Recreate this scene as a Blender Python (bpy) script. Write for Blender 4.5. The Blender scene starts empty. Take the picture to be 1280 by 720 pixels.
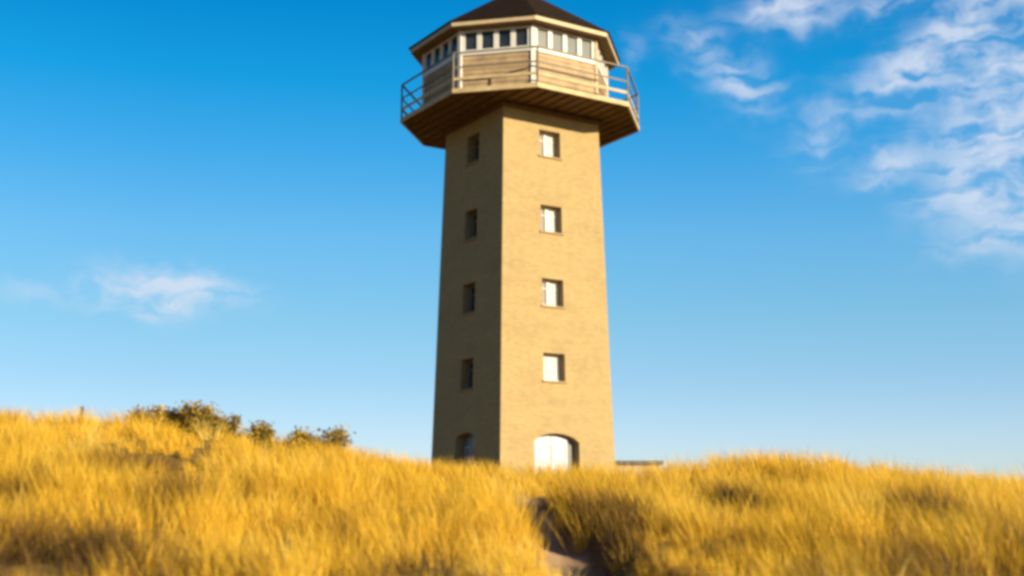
import bpy, math, random
import numpy as np
from mathutils import Vector

sc = bpy.context.scene
C = sc.collection
R = math.radians

# ---------------------------------------------------------------- camera
EYE = 1.6
PITCH = 10.55
cam_d = bpy.data.cameras.new('camera')
cam = bpy.data.objects.new('camera', cam_d)
C.objects.link(cam)
cam.location = (0, 0, EYE)
cam.rotation_euler = (R(90 + PITCH), 0, 0)
cam_d.sensor_width = 36
cam_d.lens = 36 * 1600 / 1280
cam_d.clip_start = 0.1
cam_d.clip_end = 20000
cam_d.dof.use_dof = True
cam_d.dof.focus_distance = 45
cam_d.dof.aperture_fstop = 0.75
sc.camera = cam
sc.cycles.pixel_filter_type = 'BLACKMAN_HARRIS'
sc.cycles.filter_width = 3.6

sc.view_settings.view_transform = 'Standard'
sc.view_settings.look = 'None'
sc.view_settings.gamma = 1
sc.view_settings.exposure = 1.0
sc.view_settings.use_curve_mapping = False
sc.cycles.max_bounces = 8
sc.cycles.diffuse_bounces = 3
sc.cycles.use_denoising = True

SUN_EL, SUN_AZ = 15.0, 132.0          # azimuth clockwise from +Y
sun_d = bpy.data.lights.new('sun', 'SUN')
sun = bpy.data.objects.new('sun', sun_d)
C.objects.link(sun)
sun_d.energy = 5.0
sun_d.angle = R(0.5)
sun_d.color = (1.0, 0.85, 0.60)
sdir = Vector((math.sin(R(SUN_AZ)) * math.cos(R(SUN_EL)), math.cos(R(SUN_AZ)) * math.cos(R(SUN_EL)), math.sin(R(SUN_EL))))
sun.rotation_euler = sdir.to_track_quat('Z', 'Y').to_euler()
sun.location = (20, -20, 30)

# ---------------------------------------------------------------- node helper
class G:
    def __init__(s, nt):
        s.nt = nt
    def n(s, typ, **kw):
        nd = s.nt.nodes.new(typ)
        for k, v in kw.items():
            setattr(nd, k, v)
        return nd
    def lk(s, a, b):
        s.nt.links.new(a, b)
    def m(s, op, a, b=None, c=None, clamp=False):
        nd = s.nt.nodes.new('ShaderNodeMath'); nd.operation = op; nd.use_clamp = clamp
        for i, v in enumerate((a, b, c)):
            if v is None: continue
            if isinstance(v, (int, float)): nd.inputs[i].default_value = v
            else: s.lk(v, nd.inputs[i])
        return nd.outputs[0]
    def noise(s, vec, scale, detail=4, rough=0.5, dist=0.0, dim='3D'):
        nd = s.nt.nodes.new('ShaderNodeTexNoise'); nd.noise_dimensions = dim
        nd.inputs['Scale'].default_value = scale; nd.inputs['Detail'].default_value = detail
        nd.inputs['Roughness'].default_value = rough; nd.inputs['Distortion'].default_value = dist
        if vec is not None: s.lk(vec, nd.inputs['Vector'])
        return nd.outputs['Fac']
    def ramp(s, fac, stops, interp='LINEAR'):
        nd = s.nt.nodes.new('ShaderNodeValToRGB'); nd.color_ramp.interpolation = interp
        e = nd.color_ramp.elements
        while len(e) > 1: e.remove(e[-1])
        e[0].position = stops[0][0]; e[0].color = (*stops[0][1], 1)
        for p, c in stops[1:]:
            x = e.new(p); x.color = (*c, 1)
        s.lk(fac, nd.inputs[0])
        return nd.outputs[0]
    def mix(s, fac, a, b, blend='MIX'):
        nd = s.nt.nodes.new('ShaderNodeMix'); nd.data_type = 'RGBA'; nd.blend_type = blend
        for i, v in ((0, fac), (6, a), (7, b)):
            if isinstance(v, (int, float)): nd.inputs[i].default_value = v
            elif isinstance(v, tuple): nd.inputs[i].default_value = (*v, 1) if len(v) == 3 else v
            else: s.lk(v, nd.inputs[i])
        return nd.outputs[2]
    def mr(s, v, a, b, c=0.0, d=1.0, smooth=False):
        nd = s.nt.nodes.new('ShaderNodeMapRange')
        if smooth: nd.interpolation_type = 'SMOOTHSTEP'
        for i, x in enumerate((v, a, b, c, d)):
            if isinstance(x, (int, float)): nd.inputs[i].default_value = x
            else: s.lk(x, nd.inputs[i])
        return nd.outputs[0]

# ---------------------------------------------------------------- sky with cirrus wisps
world = bpy.data.worlds.new('World')
sc.world = world
world.use_nodes = True
g = G(world.node_tree)
bg = world.node_tree.nodes['Background']
sky = g.n('ShaderNodeTexSky', sky_type='NISHITA')
sky.sun_disc = False
sky.sun_elevation = R(SUN_EL)
sky.sun_rotation = R(SUN_AZ)
sky.air_density = 1.0; sky.dust_density = 0.3; sky.ozone_density = 1.5
tc = g.n('ShaderNodeTexCoord')
sep = g.n('ShaderNodeSeparateXYZ'); g.lk(tc.outputs['Generated'], sep.inputs[0])
el = g.m('MULTIPLY', g.m('ARCSINE', sep.outputs[2]), 57.2958)
az = g.m('MULTIPLY', g.m('ARCTAN2', sep.outputs[0], sep.outputs[1]), 57.2958)
# deep blue, dimmed above the view to cut ambient light, pale towards the horizon
grade = g.ramp(g.m('DIVIDE', el, 40.0, clamp=True), SKYG := [
    (0.0, (0.55, 0.62, 0.84)), (3.4/40, (0.54, 0.61, 0.84)), (6.3/40, (0.46, 0.59, 0.76)), (9.1/40, (0.40, 0.63, 0.74)),
    (12.7/40, (0.32, 0.675, 0.84)), (16.5/40, (0.14, 0.655, 0.91)), (19.5/40, (0.03, 0.64, 0.93)), (23/40, (0.006, 0.56, 0.89)), (30/40, (0.01, 0.42, 0.80)), (1.0, (0.02, 0.28, 0.60))])
blue = g.mix(1.0, sky.outputs[0], grade, 'MULTIPLY')
azg = g.ramp(g.mr(az, -30, 40, 0, 1), [(0, (.90, .89, .89)), (.2, (.91, .91, .92)), (.43, (1.02, 1.02, 1.03)), (.75, (1.12, 1.14, 1.18)), (1, (1.15, 1.2, 1.25))])
blue = g.mix(1.0, blue, azg, 'MULTIPLY')

def px2ang(x, y):
    p = R(PITCH)
    a = (x - 640) / 1600; b = -(y - 360) / 1600
    d = Vector((a, math.cos(p) - b * math.sin(p), math.sin(p) + b * math.cos(p))).normalized()
    return math.degrees(math.atan2(d.x, d.y)), math.degrees(math.asin(d.z))

CL = [  # centre in the photograph, half sizes (px), tilt (deg, + rises to the right), density
    (985, 12, 62, 24, 0, 1.0), (1110, 2, 70, 16, 0, .8), (1215, 28, 80, 34, 30, 1.0), (1135, 85, 105, 30, 27, .85),
    (925, 105, 52, 30, -35, .75), (865, 52, 50, 24, -10, .42), (1022, 172, 30, 38, -20, .45), (1115, 204, 48, 20, 12, .8),
    (1225, 105, 90, 45, 20, .62), (1245, 175, 75, 40, 10, .75), (1235, 230, 75, 40, 35, .95), (1240, 298, 48, 17, 15, .85),
    (1170, 245, 40, 20, 25, .5), (1300, 120, 80, 90, 20, .9), (1320, 260, 70, 60, 20, .9), (1350, 20, 80, 40, 20, .6),
    (180, 355, 70, 22, 3, 1.0), (240, 366, 65, 18, -6, 1.0), (165, 372, 48, 18, -20, 1.0), (205, 362, 60, 14, 0, 1.0), (60, 362, 70, 12, 4, .35),
    (792, 66, 14, 20, 0, .3), ]
# warp and streaks (stretched along the wisps)
comb = g.n('ShaderNodeCombineXYZ'); g.lk(az, comb.inputs[0]); g.lk(el, comb.inputs[1])
wn = g.n('ShaderNodeTexNoise'); wn.inputs['Scale'].default_value = 0.55; wn.inputs['Detail'].default_value = 3
g.lk(comb.outputs[0], wn.inputs['Vector'])
wv = g.n('ShaderNodeVectorMath', operation='SUBTRACT'); g.lk(wn.outputs['Color'], wv.inputs[0]); wv.inputs[1].default_value = (.5, .5, .5)
ws = g.n('ShaderNodeVectorMath', operation='SCALE'); g.lk(wv.outputs[0], ws.inputs[0]); ws.inputs['Scale'].default_value = 2.0
wa = g.n('ShaderNodeVectorMath', operation='ADD'); g.lk(comb.outputs[0], wa.inputs[0]); g.lk(ws.outputs[0], wa.inputs[1])
sp = g.n('ShaderNodeSeparateXYZ'); g.lk(wa.outputs[0], sp.inputs[0])
waz, wel = sp.outputs[0], sp.outputs[1]
mask = None
for (x, y, rx, ry, tilt, dens) in CL:
    a0, e0 = px2ang(x, y)
    k = 1 / 28.0
    ca, sa = math.cos(R(tilt)), math.sin(R(tilt))
    dx = g.m('SUBTRACT', waz, a0); dy = g.m('SUBTRACT', wel, e0)
    rx *= .86; ry *= .86
    u = g.m('ADD', g.m('MULTIPLY', dx, ca / (rx * k)), g.m('MULTIPLY', dy, sa / (rx * k)))
    v = g.m('ADD', g.m('MULTIPLY', dx, -sa / (ry * k)), g.m('MULTIPLY', dy, ca / (ry * k)))
    q = g.m('ADD', g.m('MULTIPLY', u, u), g.m('MULTIPLY', v, v))
    f = g.m('MULTIPLY', g.m('EXPONENT', g.m('MULTIPLY', q, -0.9)), dens)
    # union
    mask = f if mask is None else g.m('SUBTRACT', g.m('ADD', mask, f), g.m('MULTIPLY', mask, f))
mp = g.n('ShaderNodeMapping'); g.lk(wa.outputs[0], mp.inputs[0])
mp.inputs['Rotation'].default_value = (0, 0, R(-32)); mp.inputs['Scale'].default_value = (0.35, 1.9, 1)
streak = g.noise(mp.outputs[0], 0.75, 6, 0.5, 0.3)
puff = g.noise(comb.outputs[0], 0.8, 5, 0.5)
tex = g.m('ADD', g.m('MULTIPLY', streak, 0.7), g.m('MULTIPLY', puff, 0.3))
cl = g.m('MULTIPLY', mask, g.mr(tex, 0.40, 0.58, 0.14, 1.2), clamp=True)
cl = g.m('MULTIPLY', cl, 0.80)
cloudcol = (3.5, 3.85, 4.5)
final = g.mix(cl, blue, cloudcol)
g.lk(final, bg.inputs[0])
bg.inputs[1].default_value = 0.10

# ---------------------------------------------------------------- materials
def mat(name, col, rough=0.8, spec=0.3, metal=0.0, var=0.12, vscale=3.0, bump=0.0, bscale=20.0, trans=0.0, coord='Object'):
    m = bpy.data.materials.new(name); m.use_nodes = True
    g = G(m.node_tree); b = m.node_tree.nodes['Principled BSDF']
    tc = g.n('ShaderNodeTexCoord')
    n1 = g.noise(tc.outputs[coord], vscale, 6, 0.6)
    n2 = g.noise(tc.outputs[coord], vscale * 9, 3, 0.6)
    f = g.m('ADD', g.m('MULTIPLY', n1, 0.7), g.m('MULTIPLY', n2, 0.3))
    lo = tuple(max(0, c * (1 - var * 2)) for c in col); hi = tuple(min(1, c * (1 + var * 2)) for c in col)
    c = g.ramp(f, [(0.25, lo), (0.75, hi)])
    g.lk(c, b.inputs['Base Color'])
    b.inputs['Roughness'].default_value = rough; b.inputs['Metallic'].default_value = metal
    b.inputs['Specular IOR Level'].default_value = spec
    if bump:
        bn = g.n('ShaderNodeBump'); bn.inputs['Strength'].default_value = bump; bn.inputs['Distance'].default_value = 0.02
        g.lk(g.noise(tc.outputs[coord], bscale, 5, 0.6), bn.inputs['Height']); g.lk(bn.outputs[0], b.inputs['Normal'])
    return m

def brick_mat():
    m = bpy.data.materials.new('yellow_brick'); m.use_nodes = True
    g = G(m.node_tree); b = m.node_tree.nodes['Principled BSDF']
    uv = g.n('ShaderNodeUVMap', uv_map='UVMap')
    br = g.n('ShaderNodeTexBrick'); g.lk(uv.outputs[0], br.inputs['Vector'])
    br.inputs['Scale'].default_value = 1.0
    br.inputs['Brick Width'].default_value = 0.22; br.inputs['Row Height'].default_value = 0.068
    br.inputs['Mortar Size'].default_value = 0.006; br.inputs['Mortar Smooth'].default_value = 0.3
    br.inputs['Color1'].default_value = (0.335, 0.238, 0.098, 1)
    br.inputs['Color2'].default_value = (0.28, 0.197, 0.083, 1)
    br.inputs['Mortar'].default_value = (0.34, 0.26, 0.15, 1)
    n1 = g.noise(uv.outputs[0], 0.8, 7, 0.65)
    mp = g.n('ShaderNodeMapping'); g.lk(uv.outputs[0], mp.inputs[0]); mp.inputs['Scale'].default_value = (4.0, 0.35, 1)
    n2 = g.noise(mp.outputs[0], 1.0, 5, 0.6)             # rain streaks
    mp3 = g.n('ShaderNodeMapping'); g.lk(uv.outputs[0], mp3.inputs[0]); mp3.inputs['Scale'].default_value = (0.25, 2.4, 1)
    n3 = g.noise(mp3.outputs[0], 1.0, 4, 0.6)            # courses laid in different lots
    f = g.m('ADD', g.m('MULTIPLY', n1, 0.45), g.m('ADD', g.m('MULTIPLY', n2, 0.25), g.m('MULTIPLY', n3, 0.3)))
    w = g.ramp(f, [(0.28, (0.78, 0.76, 0.73)), (0.42, (0.93, 0.925, 0.92)), (0.52, (1.0, 1.0, 1.0)), (0.70, (1.10, 1.09, 1.08))])
    g.lk(g.mix(1.0, br.outputs['Color'], w, 'MULTIPLY'), b.inputs['Base Color'])
    b.inputs['Roughness'].default_value = 0.9; b.inputs['Specular IOR Level'].default_value = 0.15
    bn = g.n('ShaderNodeBump'); bn.inputs['Strength'].default_value = 0.5; bn.inputs['Distance'].default_value = 0.01
    bn.invert = True
    g.lk(br.outputs['Fac'], bn.inputs['Height']); g.lk(bn.outputs[0], b.inputs['Normal'])
    return m

M = {}
M['brick'] = brick_mat()
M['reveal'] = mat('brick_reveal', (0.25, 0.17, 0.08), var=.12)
M['white'] = mat('white_paint', (0.52, 0.49, 0.44), 0.5, var=.05)
M['blind'] = mat('white_blind', (0.46, 0.43, 0.38), 0.7, var=.04)
M['cream'] = mat('cream_fascia', (0.42, 0.32, 0.19), 0.6, var=.10)
M['deckf'] = mat('deck_fascia', (0.42, 0.31, 0.155), 0.7, var=.2)
M['clad'] = mat('timber_boards', (0.31, 0.215, 0.115), 0.75, var=.26, vscale=2.0)
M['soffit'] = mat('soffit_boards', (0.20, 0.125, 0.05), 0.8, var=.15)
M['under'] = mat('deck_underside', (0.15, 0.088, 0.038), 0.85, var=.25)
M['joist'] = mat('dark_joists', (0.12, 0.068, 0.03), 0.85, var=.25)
M['rail'] = mat('weathered_rail', (0.17, 0.135, 0.09), 0.7, var=.12)
M['post'] = mat('grey_post', (0.13, 0.11, 0.085), 0.7, var=.12)
M['surround_shade'] = mat('grey_surround_shaded_frame', (0.15, 0.145, 0.13), 0.6, var=.08)  # grey surround timber; also a darkened copy of the white frame paint
M['doorw'] = mat('white_door_paint', (0.40, 0.41, 0.43), 0.5, var=.08)
M['curtain'] = mat('beige_curtain', (0.23, 0.205, 0.17), 0.8, var=.06)
M['roof'] = mat('dark_shingles', (0.013, 0.0072, 0.0042), 0.9, spec=.12, var=.3, vscale=2.5, bump=.6, bscale=8)
M['interior'] = mat('dark_interior', (0.03, 0.028, 0.025), 0.9)
M['concrete'] = mat('pale_render', (0.36, 0.27, 0.19), 0.9, var=.1)
M['felt'] = mat('roof_felt', (0.08, 0.08, 0.085), 0.9)
M['galv'] = mat('galvanised_steel', (0.35, 0.35, 0.35), 0.45, metal=.6)
M['wood'] = mat('grey_driftwood', (0.13, 0.10, 0.075), 0.9, var=.3, vscale=8)

def glass_mat():
    m = bpy.data.materials.new('window_glass'); m.use_nodes = True
    g = G(m.node_tree); b = m.node_tree.nodes['Principled BSDF']
    tc = g.n('ShaderNodeTexCoord')
    c = g.ramp(g.noise(tc.outputs['Object'], 1.5, 3), [(0.3, (0.012, 0.013, 0.013)), (0.7, (0.03, 0.03, 0.028))])
    g.lk(c, b.inputs['Base Color'])
    b.inputs['Roughness'].default_value = 0.06; b.inputs['Specular IOR Level'].default_value = 0.6
    b.inputs['IOR'].default_value = 1.5
    bn = g.n('ShaderNodeBump'); bn.inputs['Strength'].default_value = 0.12; bn.inputs['Distance'].default_value = 0.02
    g.lk(g.noise(tc.outputs['Object'], 1.2, 2), bn.inputs['Height']); g.lk(bn.outputs[0], b.inputs['Normal'])
    return m
M['glass'] = glass_mat()
M['greyfill'] = mat('plain_grey', (0.115, 0.115, 0.10), 0.3, spec=.4, var=.15, vscale=1.5)

# ---------------------------------------------------------------- mesh builder
class MB:
    def __init__(s): s.v = []; s.f = []; s.uv = []
    def quad(s, a, b, c, d, uv=None):
        i = len(s.v); s.v += [tuple(a), tuple(b), tuple(c), tuple(d)]; s.f.append((i, i+1, i+2, i+3))
        s.uv += uv if uv else [(0, 0), (1, 0), (1, 1), (0, 1)]
    def tri(s, a, b, c):
        i = len(s.v); s.v += [tuple(a), tuple(b), tuple(c)]; s.f.append((i, i+1, i+2)); s.uv += [(0, 0), (1, 0), (1, 1)]
    def poly(s, pts):
        i = len(s.v); s.v += [tuple(p) for p in pts]; s.f.append(tuple(range(i, i+len(pts)))); s.uv += [(p[0], p[1]) for p in pts]
    def box8(s, p):   # p: 4 bottom (ccw from above), 4 top
        s.quad(p[3], p[2], p[1], p[0]); s.quad(*p[4:8])
        for i in range(4):
            j = (i+1) % 4
            s.quad(p[i], p[j], p[4+j], p[4+i])
    def box(s, x0, x1, y0, y1, z0, z1):
        s.box8([(x0, y0, z0), (x1, y0, z0), (x1, y1, z0), (x0, y1, z0), (x0, y0, z1), (x1, y0, z1), (x1, y1, z1), (x0, y1, z1)])
    def bar(s, A, B, w, h, n=None):
        """a box from A to B, h tall (vertical), w thick across"""
        A = Vector(A); B = Vector(B); d = (B-A).normalized()
        side = d.cross(Vector((0, 0, 1)))
        if side.length < 1e-4: side = Vector((1, 0, 0)) if n is None else Vector(n)
        side.normalize(); up = side.cross(d).normalized()
        a = side*w/2; u = up*h/2
        s.box8([A-a-u, A+a-u, B+a-u, B-a-u, A-a+u, A+a+u, B+a+u, B-a+u])
    def build(s, name, m, parent=None, bevel=0.0, smooth=False, loc=None, weld=True):
        me = bpy.data.meshes.new(name); me.from_pydata(s.v, [], s.f)
        ul = me.uv_layers.new(name='UVMap')
        flat = [c for t in s.uv for c in t]
        if len(flat) == len(me.loops)*2: ul.data.foreach_set('uv', flat)
        me.materials.append(m)
        if weld:
            import bmesh
            bm = bmesh.new(); bm.from_mesh(me); bmesh.ops.remove_doubles(bm, verts=bm.verts, dist=1e-4)
            bmesh.ops.recalc_face_normals(bm, faces=bm.faces); bm.to_mesh(me); bm.free()
        o = bpy.data.objects.new(name, me); C.objects.link(o)
        if smooth:
            for p in me.polygons: p.use_smooth = True
        if bevel:
            b = o.modifiers.new('bevel', 'BEVEL'); b.width = bevel; b.segments = 2; b.limit_method = 'ANGLE'
        if parent: o.parent = parent
        if loc: o.location = loc
        return o

def empty(name, loc, rz, label, cat, group=None):
    o = bpy.data.objects.new(name, None); C.objects.link(o); o.location = loc; o.rotation_euler = (0, 0, rz)
    o.empty_display_size = .3
    o['label'] = label; o['category'] = cat
    if group: o['group'] = group
    return o

# ---------------------------------------------------------------- terrain
rng = np.random.default_rng(11)
_T = rng.random((256, 256))
def vnoise(x, y, seed=0):
    x = np.asarray(x, float) + seed*17.31; y = np.asarray(y, float) + seed*9.77
    xi = np.floor(x).astype(int); yi = np.floor(y).astype(int); fx = x-xi; fy = y-yi
    fx = fx*fx*(3-2*fx); fy = fy*fy*(3-2*fy)
    a = _T[xi % 256, yi % 256]; b = _T[(xi+1) % 256, yi % 256]; c = _T[xi % 256, (yi+1) % 256]; d = _T[(xi+1) % 256, (yi+1) % 256]
    return (a*(1-fx)+b*fx)*(1-fy)+(c*(1-fx)+d*fx)*fy - .5
def fbm(x, y, seed=0, o=4):
    s = 0; a = 1; t = 0
    for i in range(o):
        s = s + a*vnoise(x*2**i, y*2**i, seed+i*3); t += a; a *= .5
    return s/t*2
BASE = 2.2
YC = 28.0
def el_at(y): return R(PITCH) - math.atan((y-360)/1600)
CP = [(-700, 520), (-300, 512), (0, 513), (100, 518), (200, 520), (290, 527), (350, 540), (430, 563), (500, 577), (600, 583), (700, 586),
      (830, 584), (875, 576), (955, 570), (1025, 569), (1095, 579), (1165, 586), (1215, 600), (1280, 605), (1600, 608), (2200, 600)]
CX = np.array([(p[0]-640)/1600*YC*1.0 for p in CP])
CZ = np.array([EYE + YC*math.tan(el_at(p[1])) - 0.40 for p in CP])
PATH = np.array([(1.5, -10), (1.4, 4), (1.35, 9), (1.3, 13), (1.12, 16), (0.95, 18), (0.72, 20), (0.45, 22), (0.22, 24.5), (0.6, 28), (1.5, 32), (2.2, 42), (2.0, 70)])
def path_x(y): return np.interp(y, PATH[:, 1], PATH[:, 0])
HOLES = [(1.9, 25.3, .8, .4), (-6.4, 23.5, 1.0, .5)]
def holes(x, y):
    h = np.zeros_like(x)
    for (hx, hy, rx, ry) in HOLES:
        h = np.maximum(h, np.exp(-(((x-hx)/rx)**2 + ((y-hy)/ry)**2)*1.2))
    return h
def terrain(x, y):
    x = np.asarray(x, float); y = np.asarray(y, float)
    zc = np.interp(x, CX, CZ)
    t = np.clip((y-4)/(YC-4), 0, 1)
    ramp = t**1.12*(1-0.0*t)
    z1 = zc*ramp
    # round the crest and drop to the plateau
    s = np.clip((y-YC)/9, 0, 1); s = s*s*(3-2*s)
    z = z1*(1-s) + BASE*s
    near = np.clip((y-3)/5, 0, 1)
    far = 1-np.clip((y-33)/6, 0, 1)*0.8
    crest = 1-0.55*np.exp(-((y-YC)/3.5)**2)
    z = z + near*far*crest*(0.34*fbm(x/3.2, y/3.2, 2, 3) + 0.12*fbm(x/1.0, y/1.0, 5, 3))
    z = z - holes(x, y)*0.22*near
    # trodden gully
    px = path_x(y); d = x-px
    g_ = np.where(d < 0, np.exp(-(np.abs(d)/np.interp(y, [17, 21], [.95, .5]))**2.2), np.exp(-(np.abs(d)/0.55)**3))
    depth = 0.40*np.clip((y-6)/4, 0, 1)*(1-np.clip((y-21)/3.5, 0, 1))
    z = z - g_*depth
    bank = np.exp(-((d-0.95)/0.4)**2)*0.10*np.clip((y-17.5)/3, 0, 1)*(1-np.clip((y-24)/2, 0, 1))
    z = z + bank
    # level apron under the tower
    r = np.hypot(x-.33, y-45); k = np.clip((r-3.5)/3, 0, 1)
    z = z*k + BASE*(1-k)
    # away from the dune field: fall gently to sea level
    rr = np.hypot(x, y-20); q = np.clip((rr-60)/300, 0, 1); z = z*(1-q) - 2.0*q
    return z

def axis(lo, hi, step, far):
    a = np.arange(lo, hi+1e-6, step)
    up = []; s = step; v = hi
    while v < far: s *= 1.35; v += s; up.append(v)
    dn = []; s = step; v = lo
    while v > -far: s *= 1.35; v -= s; dn.append(v)
    return np.array(dn[::-1]+list(a)+up)
XS = axis(-18, 18, .14, 9000); YS = axis(2, 36, .14, 9000)
gx, gy = np.meshgrid(XS, YS)
gz = terrain(gx, gy)
nx, ny = len(XS), len(YS)
vs = np.stack([gx.ravel(), gy.ravel(), gz.ravel()], 1)
ii = np.arange(ny*nx).reshape(ny, nx)
fs = np.stack([ii[:-1, :-1].ravel(), ii[:-1, 1:].ravel(), ii[1:, 1:].ravel(), ii[1:, :-1].ravel()], 1)
def np_mesh(name, v, f, m):
    me = bpy.data.meshes.new(name)
    me.vertices.add(len(v)); me.vertices.foreach_set('co', v.astype(np.float32).ravel())
    k = f.shape[1]
    me.loops.add(f.size); me.loops.foreach_set('vertex_index', f.astype(np.int32).ravel())
    me.polygons.add(len(f)); me.polygons.foreach_set('loop_start', np.arange(0, f.size, k, dtype=np.int32))
    me.update(calc_edges=True)
    me.materials.append(m)
    o = bpy.data.objects.new(name, me); C.objects.link(o)
    return o
# sand under the grass, darker humus where the marram roots
gm = bpy.data.materials.new('dune_sand'); gm.use_nodes = True
g = G(gm.node_tree); b = gm.node_tree.nodes['Principled BSDF']
geo = g.n('ShaderNodeNewGeometry'); at = g.n('ShaderNodeAttribute', attribute_name='bare')
n = g.noise(geo.outputs['Position'], 1.3, 6, .6); n2 = g.noise(geo.outputs['Position'], 14, 5, .7)
litter = g.ramp(g.m('ADD', g.m('MULTIPLY', n, .5), g.m('MULTIPLY', n2, .5)), [(.3, (.16, .09, .025)), (.55, (.27, .155, .035)), (.75, (.36, .22, .06))])
sand = g.ramp(n2, [(.3, (.40, .25, .13)), (.7, (.53, .35, .19))])
soil_shade = g.ramp(n2, [(.3, (.09, .045, .016)), (.7, (.17, .09, .035))])  # dark soil of the holes, also the painted shadow of the path bank
at2 = g.n('ShaderNodeAttribute', attribute_name='soil_shade')
col = g.mix(at.outputs['Fac'], litter, sand)
g.lk(g.mix(at2.outputs['Fac'], col, soil_shade), b.inputs['Base Color'])
b.inputs['Roughness'].default_value = .95; b.inputs['Specular IOR Level'].default_value = .1
bn = g.n('ShaderNodeBump'); bn.inputs['Strength'].default_value = 1; bn.inputs['Distance'].default_value = .07
g.lk(n2, bn.inputs['Height']); g.lk(bn.outputs[0], b.inputs['Normal'])
ground = np_mesh('ground', vs, fs, gm)
ground['kind'] = 'structure'
for p in ground.data.polygons: pass
ground.data.polygons.foreach_set('use_smooth', np.ones(len(fs), bool))
dpath = gx-path_x(gy)
wob = 0.12*fbm(gx/0.7, gy/0.7, 9, 3)
bare = np.clip((0.85-np.abs(dpath+0.18+wob))/0.15, 0, 1)*(1-np.clip((gy-25)/1.5, 0, 1))
apron = np.clip((4.2-np.hypot(gx-.33, gy-45))/1.0, 0, 1)
bare = np.maximum(bare, apron)
soil_shade = np.clip(holes(gx, gy)*1.6-.3, 0, 1)
pb = np.exp(-((dpath-0.52)/0.30)**2)*np.clip((gy-11)/2, 0, 1)*(1-np.clip((gy-25)/1.5, 0, 1))  # bank shadow painted as a dark band on the path's right side
soil_shade = np.maximum(soil_shade, np.clip(pb*1.4, 0, 1))
for nm, arr in (('bare', bare), ('soil_shade', soil_shade)):
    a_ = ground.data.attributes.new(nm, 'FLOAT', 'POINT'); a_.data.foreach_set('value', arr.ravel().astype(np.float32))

# ---------------------------------------------------------------- marram grass
def grass_mat():
    m = bpy.data.materials.new('dry_marram'); m.use_nodes = True
    g = G(m.node_tree); nt = m.node_tree; b = nt.nodes['Principled BSDF']; out = nt.nodes['Material Output']
    a = g.n('ShaderNodeAttribute', attribute_name='tint')
    geo = g.n('ShaderNodeNewGeometry')
    c = g.ramp(a.outputs['Fac'], [(0.0, (.055, .030, .009)), (.12, (.17, .09, .018)), (.26, (.48, .28, .028)), (.5, (.73, .435, .026)), (.8, (.80, .50, .038)), (1.0, (.80, .58, .13))])
    g.lk(c, b.inputs['Base Color']); b.inputs['Roughness'].default_value = .55; b.inputs['Specular IOR Level'].default_value = .25
    tr = g.n('ShaderNodeBsdfTranslucent'); g.lk(c, tr.inputs[0])
    mx = g.n('ShaderNodeMixShader'); mx.inputs[0].default_value = .45
    g.lk(b.outputs[0], mx.inputs[1]); g.lk(tr.outputs[0], mx.inputs[2]); g.lk(mx.outputs[0], out.inputs[0])
    return m
def blades(bx, by, ln, wd, lean_a, lean, curl, tint, name, m, z0=None):
    """numpy mesh of curved tapering blades, 3 segments each"""
    n = len(bx); bz = terrain(bx, by)-.03 if z0 is None else z0
    ts = np.array([0, .4, .75, 1.0])
    ws = np.array([1, .85, .5, .06])
    fa = rng.uniform(0, np.pi, n)
    sx, sy = np.cos(fa), np.sin(fa)
    V = np.zeros((n, 8, 3), np.float32)
    for i, (t, w) in enumerate(zip(ts, ws)):
        off = ln*(lean*t + curl*t*t)
        h = ln*t*np.sqrt(np.clip(1-(lean*.6+curl*t*.7)**2, .15, 1))
        cx = bx+np.cos(lean_a)*off; cy = by+np.sin(lean_a)*off; cz = bz+h
        V[:, 2*i] = np.stack([cx-sx*wd*w/2, cy-sy*wd*w/2, cz], 1)
        V[:, 2*i+1] = np.stack([cx+sx*wd*w/2, cy+sy*wd*w/2, cz], 1)
    base = (np.arange(n)*8)[:, None, None]
    q = np.array([[0, 1, 3, 2], [2, 3, 5, 4], [4, 5, 7, 6]])[None]
    F = (base+q).reshape(-1, 4)
    o = np_mesh(name, V.reshape(-1, 3), F, m)
    t = o.data.attributes.new('tint', 'FLOAT', 'POINT'); t.data.foreach_set('value', np.repeat(tint, 8).astype(np.float32))
    return o
GM = grass_mat()
def ray_ground(px, py, h=.42):
    Y = np.arange(9, 40, .1); X = (px-640)/1600*Y; zr = EYE+Y*math.tan(el_at(py))
    k = np.nonzero(terrain(X, Y)+h > zr)[0]
    i = k[0] if len(k) else -60
    return X[i]-.0, Y[i]-.3
DARK = [(8, 617, 20, 1.), (8, 656, 18, 1.), (51, 605, 10, .8), (47, 668, 20, .9), (88, 656, 12, .6), (74, 576, 8, .6), (100, 578, 9, .6), (172, 560, 28, .6),  # patches where blades are tinted dark for shaded hollows and dark scrub
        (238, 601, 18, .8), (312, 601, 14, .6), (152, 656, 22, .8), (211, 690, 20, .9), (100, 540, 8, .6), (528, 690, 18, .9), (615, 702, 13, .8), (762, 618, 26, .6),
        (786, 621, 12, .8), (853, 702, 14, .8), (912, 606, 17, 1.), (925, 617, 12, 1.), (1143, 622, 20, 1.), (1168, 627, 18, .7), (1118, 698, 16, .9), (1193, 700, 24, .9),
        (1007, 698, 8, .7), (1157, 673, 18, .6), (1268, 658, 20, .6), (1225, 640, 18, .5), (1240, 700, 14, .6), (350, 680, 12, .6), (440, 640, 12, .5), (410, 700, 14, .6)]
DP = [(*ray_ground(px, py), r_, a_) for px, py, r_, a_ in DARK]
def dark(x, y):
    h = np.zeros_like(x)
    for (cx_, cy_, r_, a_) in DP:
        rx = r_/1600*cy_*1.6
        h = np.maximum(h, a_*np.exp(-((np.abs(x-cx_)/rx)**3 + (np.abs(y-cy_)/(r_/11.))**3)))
    return h
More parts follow.
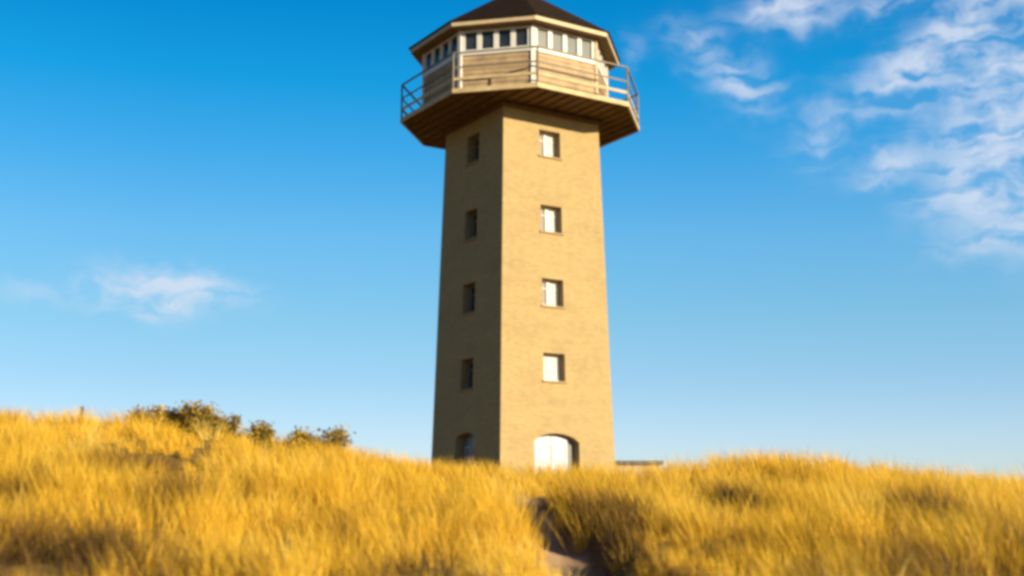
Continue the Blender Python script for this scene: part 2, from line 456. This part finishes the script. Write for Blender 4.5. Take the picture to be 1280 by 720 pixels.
def tufts(n, x0, x1, y0, y1, keep):
    x = rng.uniform(x0, x1, n); y = rng.uniform(y0, y1, n)
    k = keep(x, y); return x[k], y[k]
def dens_keep(x, y):
    p = np.ones_like(x)
    p *= 1-np.clip(holes(x, y)*2.2-.35, 0, 1)
    d = x-path_x(y)
    wobb = .12*fbm(x/.8, y/.8, 17, 2)
    p *= ~((d+wobb > np.interp(y, [17, 21], [-.66, -.18])) & (d+wobb < .38)) | (y > 24.3)
    p *= ~((d > 0.3) & (d < 0.5) & (y > 11) & (y < 26) & (rng.random(len(x)) < .7))
    p *= np.clip(.85+.9*fbm(x/1.5, y/1.5, 21, 3), .35, 1)
    p *= np.hypot(x-.33, y-45) > 3.4
    wedge = np.abs(x) < .46*y+7
    p *= wedge
    return rng.random(len(x)) < p
tx, ty = tufts(7800, -20, 20, 5.5, 32, dens_keep)
bx_, by_ = tufts(1300, -26, 26, 32, 60, dens_keep)
tx = np.concatenate([tx, bx_]); ty = np.concatenate([ty, by_])
nt_ = len(tx)
tsize = np.clip(.80+.6*fbm(tx/2.2, ty/2.2, 31, 2)+rng.normal(0, .2, nt_), .35, 1.5)
tsize = np.where((ty > 24) & (ty < 32), np.minimum(tsize, 1.0), tsize)
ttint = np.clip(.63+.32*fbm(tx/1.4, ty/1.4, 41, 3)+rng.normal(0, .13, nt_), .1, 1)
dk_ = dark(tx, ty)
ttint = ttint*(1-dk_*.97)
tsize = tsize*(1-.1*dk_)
dp_ = tx-path_x(ty)
tsize = np.where((dp_ > .3) & (dp_ < 1.7) & (ty < 18.5), tsize*.68, tsize)
tsize = np.where((dp_ > -2.0) & (dp_ < 0) & (ty < 17), tsize*.7, tsize)
per = np.where(ty < 32, 75, 45)
idx = np.repeat(np.arange(nt_), per)
nb = len(idx)
rad = rng.random(nb)**.6*.30*tsize[idx]
ang = rng.uniform(0, 2*np.pi, nb)
bx = tx[idx]+np.cos(ang)*rad; by = ty[idx]+np.sin(ang)*rad
ln = (.30+.42*rng.random(nb))*tsize[idx]*1.0
# keep the crest line clean
wdt = rng.uniform(.005, .010, nb)*(1+.02*np.clip(by, 0, 30))
wind = R(150)
la = ang+rng.normal(0, .5, nb)
lx = np.cos(la)*.22*rad/.25 + np.cos(wind)*.10 + rng.normal(0, .05, nb)
ly = np.sin(la)*.22*rad/.25 + np.sin(wind)*.10 + rng.normal(0, .05, nb)
lean_a = np.arctan2(ly, lx); lean = np.hypot(lx, ly)
curl = rng.uniform(.02, .42, nb)
dkb = np.maximum(dark(bx, by), np.exp(-((bx-path_x(by)-.62)/.2)**4)*.7*((by > 12) & (by < 24.5)))  # bank shade also put into the blade tint along the path
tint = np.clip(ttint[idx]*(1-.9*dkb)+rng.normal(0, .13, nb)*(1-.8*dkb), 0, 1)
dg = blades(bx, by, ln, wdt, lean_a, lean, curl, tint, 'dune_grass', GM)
dg['kind'] = 'stuff'; dg['label'] = 'golden dry marram grass covering the dune slopes'; dg['category'] = 'grass'

# ---------------------------------------------------------------- bushes on the left ridge
def leaf_mat(name, c0, c1):
    m = bpy.data.materials.new(name); m.use_nodes = True
    g = G(m.node_tree); nt = m.node_tree; b = nt.nodes['Principled BSDF']
    a = g.n('ShaderNodeAttribute', attribute_name='tint')
    c = g.ramp(a.outputs['Fac'], [(0, c0), (1, c1)])
    g.lk(c, b.inputs['Base Color']); b.inputs['Roughness'].default_value = .7; b.inputs['Specular IOR Level'].default_value = .08
    return m
LM = leaf_mat('shrub_leaves', (.09, .060, .016), (.29, .19, .032))
LM2 = leaf_mat('rusty_shrub_leaves', (.15, .095, .02), (.38, .24, .035))
def shrub(px, py_top, wpx, d, label, m=LM, hpx=None, nleaf=1500):
    x = (px-640)/1600*d
    z = float(terrain(np.array([x]), np.array([d]))[0])
    ztop = EYE+d*math.tan(el_at(py_top))
    H = max(.4, ztop-z); W = wpx/1600*d/2
    root = empty('dune_shrub', (x, d, z), 0, label, 'shrub', 'bushes along the left dune crest')
    st = MB(); tips = []
    for k in range(7):
        a = random.uniform(0, 6.28); r_ = random.uniform(.2, .8)*W; hh = random.uniform(.45, .85)*H
        p0 = Vector((math.cos(a)*.04, math.sin(a)*.04, -.05)); p2 = Vector((math.cos(a)*r_, math.sin(a)*r_, hh)); p1 = p0.lerp(p2, .5)+Vector((0, 0, .06))
        st.bar(p0, p1, .022, .022); st.bar(p1, p2, .014, .014); tips += [p1.lerp(p2, .6), p2]
    for k in range(9):      # bare twigs
        a = random.uniform(0, 6.28); r_ = random.uniform(.3, 1.1)*W; p0 = random.choice(tips); st.bar(p0, p0+Vector((math.cos(a)*.12, math.sin(a)*.12, random.uniform(.08, .3)*H)), .008, .008)
    # leaves gathered in clumps round the branch tips
    st.build('stem', M['wood'], root)
    cl_ = [Vector((random.uniform(-1.1, .9)*W, random.gauss(0, .42)*W, random.uniform(.1, .8)*H)) for _ in range(12)] + tips
    n = nleaf; P = []; 
    rr = np.random.default_rng(int(px))
    ci = rr.integers(0, len(cl_), n)
    cs = rr.uniform(.04, .12, len(cl_))*min(1.3, .5+H)
    cen = np.array([cl_[i] for i in range(len(cl_))])
    pts = cen[ci]+rr.normal(0, 1, (n, 3))*cs[ci][:, None]*np.array([1, 1, .8])
    pts[:, 2] = np.clip(pts[:, 2], .02, H*1.03)
    s = rr.uniform(.014, .034, n)[:, None]
    a = rr.normal(0, 1, (n, 3)); a /= np.linalg.norm(a, axis=1)[:, None]
    b_ = np.cross(a, rr.normal(0, 1, (n, 3))); b_ /= np.linalg.norm(b_, axis=1)[:, None]
    V = np.stack([pts-a*s*1.5, pts-b_*s, pts+a*s*1.5, pts+b_*s], 1).reshape(-1, 3)
    F = np.arange(n*4).reshape(n, 4)
    o = np_mesh('foliage', V, F, m); o.parent = root
    ct = rr.random(len(cl_))
    t = o.data.attributes.new('tint', 'FLOAT', 'POINT'); t.data.foreach_set('value', np.repeat(np.clip(ct[ci]+rr.normal(0, .15, n), 0, 1), 4).astype(np.float32))
    return root
random.seed(5)
shrub(186, 509, 50, 28.5, 'low rusty brown bush at the left end of the row on the dune crest', LM2)
shrub(212, 510, 40, 28.9, 'small dark bush second from the left in the row on the dune crest')
shrub(244, 504, 48, 28.6, 'tallest dark green bush of the row on the dune crest', LM, nleaf=2600)
shrub(278, 516, 46, 28.8, 'dark bush just right of the tallest bush on the dune crest', LM, nleaf=2200)
shrub(326, 528, 32, 28.6, 'small isolated dark bush halfway down the left crest', LM)
shrub(382, 535, 42, 28.5, 'rusty bush beside the rightmost bush, nearest to the tower but one', LM2)
shrub(418, 531, 24, 28.6, 'narrow upright dark bush closest to the tower on the left crest', LM, nleaf=1300)

# weathered stake on the crest
sx = (102-640)/1600*28.2; sz = float(terrain(np.array([sx]), np.array([28.2]))[0])
mb = MB(); mb.bar((0, 0, -.2), (0.02, 0, EYE+28.2*math.tan(el_at(508))-sz), .07, .07)
st = mb.build('wooden_stake', M['wood'], None, bevel=.01, loc=(sx, 28.2, sz))
st['label'] = 'short grey wooden stake poking out of the grass at far left crest'; st['category'] = 'stake'

# ---------------------------------------------------------------- watchtower
X0, D = .3345, 45.0
T = R(32.33)
tower = empty('watchtower', (X0, D, BASE), T-math.pi/2, 'tall tapering yellow brick watchtower with an octagonal timber lookout cabin', 'watchtower')
Z = lambda h: h + EYE - BASE          # camera-relative height -> tower height
def hs(z): return 1.997 - .025*(z - Z(15))    # half side of the shaft
ZTOP = Z(14.366)
# four faces; each maps (u along face, z) -> point, with inward offset
def face_pt(k, u, z, ins=0.0):
    s = hs(z)-ins
    a = {0: ((s, u)), 1: ((-u, s)), 2: ((-s, -u)), 3: ((u, -s))}[k]
    return (a[0], a[1], z)
def row(y, dist): return Z(dist*math.tan(el_at(y)))
DR = D - 2.0*math.cos(T); DL = D - 2.0*math.sin(T)
def build_face(mb, rv, k, ops, zb, zt, dep=.42):
    """ops: rect openings (u0,u1,z0,z1,arch) ; the arch adds height at the middle"""
    us = {-1.0, 1.0}    # -1 / 1 stand for the corners
    cuts = []
    for (u0, u1, z0, z1, ar) in ops:
        nseg = 10 if ar else 1
        cuts.append([u0+(u1-u0)*i/nseg for i in range(nseg+1)])
    U = sorted({round(c, 5) for cc in cuts for c in cc})
    def top(o, u):
        u0, u1, z0, z1, ar = o
        if not ar: return z1
        q = (u-(u0+u1)/2)/((u1-u0)/2)
        return z1 + ar*(math.sqrt(max(0, 1-.85*q*q)) - math.sqrt(.15))/(1-math.sqrt(.15))
    def P(u, z, ins=0): return face_pt(k, u if not isinstance(u, str) else (hs(z) if u == 'R' else -hs(z)), z, ins)
    cols = ['L']+U+['R']
    for a, c in zip(cols[:-1], cols[1:]):
        ua = a if not isinstance(a, str) else None; uc = c if not isinstance(c, str) else None
        segs = [(lambda u: zb)]; bounds = [zb]
        act = []
        if ua is not None and uc is not None:
            act = sorted([o for o in ops if o[0] <= (ua+uc)/2 <= o[1]], key=lambda o: o[2])
        lowA, lowC = zb, zb
        for o in act+[None]:
            hiA, hiC = (o[2], o[2]) if o else (zt, zt)
            if hiA > lowA+1e-4:
                nn = max(1, int((hiA-lowA)/3))
                for i in range(nn):
                    za0 = lowA+(hiA-lowA)*i/nn; za1 = lowA+(hiA-lowA)*(i+1)/nn
                    zc0 = lowC+(hiC-lowC)*i/nn; zc1 = lowC+(hiC-lowC)*(i+1)/nn
                    pts = [P(a, za0), P(c, zc0), P(c, zc1), P(a, za1)]
                    uu = lambda w, z: (w if not isinstance(w, str) else (hs(z) if w == 'R' else -hs(z))) + 7.3*k
                    mb.quad(*pts, uv=[(uu(a, za0), za0), (uu(c, zc0), zc0), (uu(c, zc1), zc1), (uu(a, za1), za1)])
            if o: lowA, lowC = top(o, ua), top(o, uc)
    for o in ops:
        rv = MB()
        u0, u1, z0, z1, ar = o
        rv.quad(P(u0, z0), P(u0, z0, dep), P(u0, top(o, u0), dep), P(u0, top(o, u0)))
        rv.quad(P(u1, z0), P(u1, top(o, u1)), P(u1, top(o, u1), dep), P(u1, z0, dep))
        rv.quad(P(u0, z0), P(u1, z0), P(u1, z0, dep), P(u0, z0, dep))
        nseg = 10 if ar else 1
        for i in range(nseg):
            a = u0+(u1-u0)*i/nseg; c = u0+(u1-u0)*(i+1)/nseg
            rv.quad(P(a, top(o, a)), P(a, top(o, a), dep), P(c, top(o, c), dep), P(c, top(o, c)))
        rv.build('door_reveal' if ar else 'window_reveal', M['reveal'], tower)

wall = MB(); rv = MB()
WZ = [row(y, DR) for y in (460, 367, 275, 181)]
def wins(zs, w=.44, h=.47, sh=-.12): return [(-w+sh, w+sh, z-h, z+h, 0) for z in zs]
door_r = (-.98, .84, -.3, row(553, DR), .28)
LZ = [row(y, DL) for y in (468, 373, 281, 186)]
door_l = (-.62, .62, -.3, row(548, DL), .18)
fops = {0: wins(WZ)+[door_r], 3: wins(LZ, .42, .52, 0)+[door_l], 1: wins(WZ), 2: wins(LZ, .44, .55)}
for k in range(4):
    build_face(wall, rv, k, fops[k], -.6, ZTOP+.02, .40)
wall.build('shaft_wall', M['brick'], tower, weld=False)

def add_window(k, u0, u1, z0, z1, ins, style):
    """recessed casement: frame (white) > pane"""
    f = MB(); t = .085; zm = (z0+z1)/2
    def B(ua, ub, za, zb, i0, i1):
        p = [face_pt(k, ua, za, i1), face_pt(k, ub, za, i1), face_pt(k, ub, za, i0), face_pt(k, ua, za, i0)]
        q = [face_pt(k, ua, zb, i1), face_pt(k, ub, zb, i1), face_pt(k, ub, zb, i0), face_pt(k, ua, zb, i0)]
        f.box8(p+q)
    i0, i1 = ins-.06, ins+.01
    B(u0, u0+t, z0, z1, i0, i1); B(u1-t, u1, z0, z1, i0, i1)
    B(u0+t, u1-t, z0, z0+t, i0, i1); B(u0+t, u1-t, z1-t, z1, i0, i1)
    um = (u0+u1)/2
    if style != 'blind': B(um-.06, um+.06, z0+t, z1-t, i0-.01, i1)
    if style == 'half' or style == 'glass': B(u0+t, u1-t, z0+(z1-z0)*.66, z0+(z1-z0)*.66+.035, i0+.01, i1-.004)
    w = f.build('window', M['white'] if k in (0, 1) else M['surround_shade'], tower)  # shaded faces get the white frame paint darkened to grey
    p = MB(); ii_ = ins-.012
    p.quad(face_pt(k, u0+t, z0+t, ii_), face_pt(k, u1-t, z0+t, ii_), face_pt(k, u1-t, z1-t, ii_), face_pt(k, u0+t, z1-t, ii_))
    mm = {'blind': M['blind'], 'half': M['blind'], 'glass': M['glass'], 'grey': M['greyfill']}[style]
    if style == 'half':      # one casement curtained, the other bare glass
        p = MB(); p.quad(face_pt(k, u0+t, z0+t, ii_), face_pt(k, um-.06, z0+t, ii_), face_pt(k, um-.06, z1-t, ii_), face_pt(k, u0+t, z1-t, ii_))
        p.build('pane', M['curtain'], w, weld=False)
        p = MB(); p.quad(face_pt(k, um+.06, z0+t, ii_), face_pt(k, u1-t, z0+t, ii_), face_pt(k, u1-t, z1-t, ii_), face_pt(k, um+.06, z1-t, ii_))
        p.build('pane', M['blind'], w, weld=False)
    else:
        p.build('pane', mm, w, weld=False)
    s = MB()     # projecting sill
    a = [face_pt(k, u0-.06, z0-.07, .0), face_pt(k, u1+.06, z0-.07, .0), face_pt(k, u1+.06, z0-.07, -.05), face_pt(k, u0-.06, z0-.07, -.05)]
    c = [face_pt(k, u0-.06, z0-.003, .0), face_pt(k, u1+.06, z0-.003, .0), face_pt(k, u1+.06, z0-.003, -.05), face_pt(k, u0-.06, z0-.003, -.05)]
    s.box8([Vector(v) for v in a]+[Vector(v) for v in c]); s.build('window_sill', M['reveal'], w)
styles = {0: ['blind', 'half', 'half', 'half'], 3: ['glass']*4, 1: ['glass']*4, 2: ['glass']*4}
for k in range(4):
    for o, stl in zip([o for o in fops[k] if not o[4]], styles[k]):
        add_window(k, o[0], o[1], o[2], o[3], .36, stl)
# arched doors: grey timber surround, white boarded leaves with a glazed light each
def add_door(k, o, name, m, l, r):
    u0, u1, z0, z1, ar = o; ins = .34
    def top(u, drop=0):
        q = (u-(u0+u1)/2)/((u1-u0)/2)
        return z1-drop+ar*(math.sqrt(max(0, 1-.85*min(1, q*q)))-math.sqrt(.15))/(1-math.sqrt(.15))
    def slab(ua, ub, zlo, drop, i0, i1, n=6):
        mb = MB()
        for i in range(n):
            a = ua+(ub-ua)*i/n; c = ua+(ub-ua)*(i+1)/n
            mb.box8([face_pt(k, a, zlo, i1), face_pt(k, c, zlo, i1), face_pt(k, c, zlo, i0), face_pt(k, a, zlo, i0),
                     face_pt(k, a, top(a, drop), i1), face_pt(k, c, top(c, drop), i1), face_pt(k, c, top(c, drop), i0), face_pt(k, a, top(a, drop), i0)])
        return mb
    d = slab(u0, u1, z0, 0, ins, ins+.05, 12).build(name, M['surround_shade'], tower)
    um = (l+r)/2
    for (a, b_) in ((l, um-.012), (um+.012, r)):
        n = max(2, int((b_-a)/.14)); lf = MB()
        for i in range(n):
            p = a+(b_-a)*i/n; q = a+(b_-a)*(i+1)/n-.008
            lf.v, lf.f, lf.uv = lf.v, lf.f, lf.uv
            s1 = slab(p, q, z0, .07, ins-.06, ins-.003, 1); o_ = len(lf.v)
            lf.v += s1.v; lf.f += [tuple(x+o_ for x in ff) for ff in s1.f]; lf.uv += s1.uv
        leaf = lf.build('door_leaf', m, d)
        fr = MB(); zc = 1.55
        for (x0_, x1_, y0_, y1_) in ((a+.05, b_-.05, zc, zc+.04), (a+.05, b_-.05, zc+.50, zc+.54), (a+.05, a+.09, zc+.04, zc+.50), (b_-.09, b_-.05, zc+.04, zc+.50)):
            fr.box8([face_pt(k, x0_, y0_, ins-.062), face_pt(k, x1_, y0_, ins-.062), face_pt(k, x1_, y0_, ins-.08), face_pt(k, x0_, y0_, ins-.08),
                     face_pt(k, x0_, y1_, ins-.062), face_pt(k, x1_, y1_, ins-.062), face_pt(k, x1_, y1_, ins-.08), face_pt(k, x0_, y1_, ins-.08)])
        fr.build('door_frame', M['doorw'], d)
    h = MB()
    h.bar(face_pt(k, um+.10, 1.0, ins-.13), face_pt(k, um+.22, 1.0, ins-.13), .02, .02); h.bar(face_pt(k, um+.10, 1.0, ins-.05), face_pt(k, um+.10, 1.0, ins-.14), .02, .02)
    h.build('door_handle', M['galv'], d)
add_door(0, door_r, 'arched_door', M['doorw'], -.80, .54)
add_door(3, door_l, 'arched_door', M['greyfill'], -.45, .45)

# ---- lookout cabin -------------------------------------------------------
def ring(a, b_, du=0, dv=0):
    p = [(a, -b_), (a, b_), (b_, a), (-b_, a), (-a, b_), (-a, -b_), (-b_, -a), (b_, -a)]
    return [Vector((x+du, y-dv, 0)) for x, y in p]
def prism(mb, rg, z0, z1, inner=None):
    n = len(rg)
    for i in range(n):
        j = (i+1) % n
        mb.quad(rg[i]+Vector((0, 0, z0)), rg[j]+Vector((0, 0, z0)), rg[j]+Vector((0, 0, z1)), rg[i]+Vector((0, 0, z1)))
    if inner is None:
        mb.poly([p+Vector((0, 0, z1)) for p in rg]); mb.poly([p+Vector((0, 0, z0)) for p in reversed(rg)])
    else:
        for i in range(n):
            j = (i+1) % n
            mb.quad(inner[j]+Vector((0, 0, z0)), inner[i]+Vector((0, 0, z0)), inner[i]+Vector((0, 0, z1)), inner[j]+Vector((0, 0, z1)))
            mb.quad(rg[i]+Vector((0, 0, z1)), rg[j]+Vector((0, 0, z1)), inner[j]+Vector((0, 0, z1)), inner[i]+Vector((0, 0, z1)))
            mb.quad(rg[j]+Vector((0, 0, z0)), rg[i]+Vector((0, 0, z0)), inner[i]+Vector((0, 0, z0)), inner[j]+Vector((0, 0, z0)))
dz0, dz1 = ZTOP+.03, ZTOP+.16
A2, B2 = 3.993, 1.899
DK = ring(A2, B2); DKi = ring(A2-.08, B2-.035)
fa = MB(); prism(fa, DK, dz0-.025, dz1+.01, DKi); fa.build('deck_fascia', M['deckf'], tower, bevel=.008)
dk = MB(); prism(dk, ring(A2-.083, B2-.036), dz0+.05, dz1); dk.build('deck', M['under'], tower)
# joists and brackets under the deck
js = MB()
for i in range(-9, 10):
    y = i*.42
    lim = A2-.12 if abs(y) <= B2 else A2-.12-(abs(y)-B2)
    if lim < .3: continue
    xs0 = hs(ZTOP)+.03 if abs(y) < hs(ZTOP) else 0
    if xs0:
        js.box(xs0, lim, y-.02, y+.02, dz0-.01, dz0+.048); js.box(-lim, -xs0, y-.03, y+.03, dz0-.01, dz0+.048)
    else:
        js.box(-lim, lim, y-.03, y+.03, dz0-.01, dz0+.048)
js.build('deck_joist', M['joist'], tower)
s_ = hs(ZTOP)
cb = MB()
for (x0, x1, y0, y1) in ((s_+.004, s_+.13, -s_-.13, s_+.13), (-s_-.13, -s_-.004, -s_-.13, s_+.13), (-s_-.003, s_+.003, s_+.004, s_+.13), (-s_-.003, s_+.003, -s_-.13, -s_-.004)):
    cb.box(x0, x1, y0, y1, dz0-.16, dz0-.013)
cb.build('support_collar', M['joist'], tower, bevel=.006)

du, dv = -.27, .047
A3, B3 = 3.188, 1.345
zs0, zs1 = Z(16.10), Z(16.26)          # sill band
ze = Z(17.04)                          # underside of the eaves
CR = ring(A3, B3, du, dv)
def lerp(a, b, t): return a+(b-a)*t
up = lambda p, z: Vector((p.x, p.y, z))
cen = Vector((du, -dv, 0))
# core behind everything
core = MB(); prism(core, ring(A3-.16, B3-.066, du, dv), dz1+.004, ze-.01); core.build('cabin_interior', M['interior'], tower)
for i in range(8):
    A, B = CR[i], CR[(i+1) % 8]
    d = (B-A).normalized(); nrm = Vector((d.y, -d.x, 0))
    L = (B-A).length
    # clapboards
    cw = MB(); nbd = 9; zz0 = dz1+.012
    for j in range(nbd):
        za = zz0+(zs0-zz0)*j/nbd; zb = zz0+(zs0-zz0)*(j+1)/nbd
        o0 = nrm*.0; o1 = nrm*-.022
        a0, b0 = A+d*.05, B-d*.05
        cw.box8([up(a0-nrm*.12, za), up(b0-nrm*.12, za), up(b0+o0, za), up(a0+o0, za), up(a0-nrm*.12, zb-.004), up(b0-nrm*.12, zb-.004), up(b0+o1, zb-.004), up(a0+o1, zb-.004)][::1])
    cw.build('cabin_wall', M['clad'], tower)
    sb = MB(); sb.box8([up(A-nrm*.1+d*.0, zs0), up(B-nrm*.1, zs0), up(B+nrm*.035, zs0), up(A+nrm*.035, zs0), up(A-nrm*.1, zs1), up(B-nrm*.1, zs1), up(B+nrm*.035, zs1), up(A+nrm*.035, zs1)])
    sb.build('cabin_sill', M['white'], tower, bevel=.006)
    # windows
    nw = 4; m0 = .10
    for j in range(nw):
        ua = m0+(L-2*m0)*j/nw; ub = m0+(L-2*m0)*(j+1)/nw
        w = MB(); t = .085
        za, zb = zs1+.002, ze-.012
        def wb(u0, u1, z0, z1, n0=-.10, n1=.0):
            w.box8([up(A+d*u0+nrm*n0, z0), up(A+d*u1+nrm*n0, z0), up(A+d*u1+nrm*n1, z0), up(A+d*u0+nrm*n1, z0), up(A+d*u0+nrm*n0, z1), up(A+d*u1+nrm*n0, z1), up(A+d*u1+nrm*n1, z1), up(A+d*u0+nrm*n1, z1)])
        g_ = .002
        wb(ua+g_, ua+t, za, zb); wb(ub-t, ub-g_, za, zb); wb(ua+t, ub-t, za, za+.04); wb(ua+t, ub-t, zb-.08, zb)
        wo = w.build('cabin_window', M['white'], tower)
        p = MB(); q = A+d*(ua+t)-nrm*.07; r_ = A+d*(ub-t)-nrm*.07
        p.quad(up(q, za+.04), up(r_, za+.04), up(r_, zb-.08), up(q, zb-.08))
        p.build('pane', M['greyfill'] if i in (0, 1) else M['glass'], wo, weld=False)  # the two right-hand faces get plain grey panes, the rest dark glass
# corner posts
for i in range(8):
    p = CR[i]; q = (p-cen).normalized()
    cp = MB(); c_ = p-q*.02
    r2 = Vector((-q.y, q.x, 0))
    a = .085
    cp.box8([up(c_-q*a-r2*a, dz1+.006), up(c_-q*a+r2*a, dz1+.006), up(c_+q*.045+r2*a*.8, dz1+.006), up(c_+q*.045-r2*a*.8, dz1+.006),
             up(c_-q*a-r2*a, ze-.006), up(c_-q*a+r2*a, ze-.006), up(c_+q*.045+r2*a*.8, ze-.006), up(c_+q*.045-r2*a*.8, ze-.006)])
    cp.build('corner_post', M['cream'] if i in (1, 2) else M['white'], tower, bevel=.006)
# eaves and roof
A1, B1 = 3.622, 1.517
EV = ring(A1, B1, du, dv)
ef = MB(); prism(ef, EV, ze+.01, ze+.17, ring(A1-.05, B1-.02, du, dv)); ef.build('eaves_fascia', M['cream'], tower, bevel=.006)
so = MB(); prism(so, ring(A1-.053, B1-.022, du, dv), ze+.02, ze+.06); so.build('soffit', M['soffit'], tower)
apex = Vector((du*.5+.05, -dv, Z(19.8)))
rf = MB(); ER = ring(A1+.07, B1+.03, du, dv); nc = 22
for i in range(8):
    a, b_ = ER[i], ER[(i+1) % 8]
    nn = Vector(((b_-a).y, -(b_-a).x, 0)).normalized()
    for j in range(nc):      # overlapping shingle courses
        t0, t1 = j/nc, (j+1)/nc
        lo = ze+.172
        P0 = lerp(up(a, lo), apex, t0); P1 = lerp(up(b_, lo), apex, t0); P2 = lerp(up(b_, lo), apex, t1); P3 = lerp(up(a, lo), apex, t1)
        e = Vector((0, 0, .035))
        rf.quad(P0+e, P1+e, P2, P3); rf.quad(P0, P1, P1+e, P0+e)
rf.poly([up(p, ze+.172) for p in reversed(ER)])
ro = rf.build('roof', M['roof'], tower, weld=False)
fn = MB()
for k in range(8):
    a0, a1 = k*math.pi/4, (k+1)*math.pi/4
    for (r0, z0, r1, z1) in ((.14, -.1, .12, .1), (.12, .1, .03, .35), (.03, .35, .02, 1.0)):
        fn.quad(apex+Vector((r0*math.cos(a0), r0*math.sin(a0), z0)), apex+Vector((r0*math.cos(a1), r0*math.sin(a1), z0)), apex+Vector((r1*math.cos(a1), r1*math.sin(a1), z1)), apex+Vector((r1*math.cos(a0), r1*math.sin(a0), z1)))
fn.build('finial', M['felt'], ro)

# railing
RR = ring(A2-.05, B2-.02)
rt = Z(15.835)
hgt = rt-dz1
RAILS = [(rt-.03, .06, .055, 'handrail'), (dz1+hgt*.58, .03, .06, 'rail_board'), (dz1+hgt*.27, .035, .10, 'rail_board')]
for i in range(8):
    A, B = RR[i], RR[(i+1) % 8]; d = (B-A).normalized(); nrm = Vector((d.y, -d.x, 0))
    for (z, w_, h_, nm) in RAILS:
        mb = MB(); mb.bar(up(A+d*.0, z), up(B, z), w_, h_); mb.build(nm, M['deckf'] if h_ == .10 else M['rail'], tower, bevel=.005)
    for t in (0.0,):
        p = lerp(A, B, t)
        mb = MB(); wv = .028
        mb.box(p.x-wv, p.x+wv, p.y-wv, p.y+wv, dz1-.05, rt-.066); mb.build('rail_post', M['post'], tower, bevel=.004)

# ---------------------------------------------------------------- low flat-roofed outbuilding behind the tower
ob = empty('low_outbuilding', (4.6, 51.5, BASE), R(2), 'low flat-roofed outbuilding peeping over the grass just right of the tower', 'outbuilding')
ztop = EYE+50*math.tan(el_at(576))-BASE
mb = MB(); mb.box(-2.6, 1.05, -1.5, 2.0, -.5, ztop-.14); mb.build('wall', M['concrete'], ob)
mb = MB(); mb.box(-2.75, 1.2, -1.65, 2.15, ztop-.137, ztop); mb.build('roof', M['felt'], ob, bevel=.01)
mb = MB(); mb.box(-1.9, -1.0, -1.53, -1.503, 0, 1.45); dd = mb.build('door', M['post'], ob)
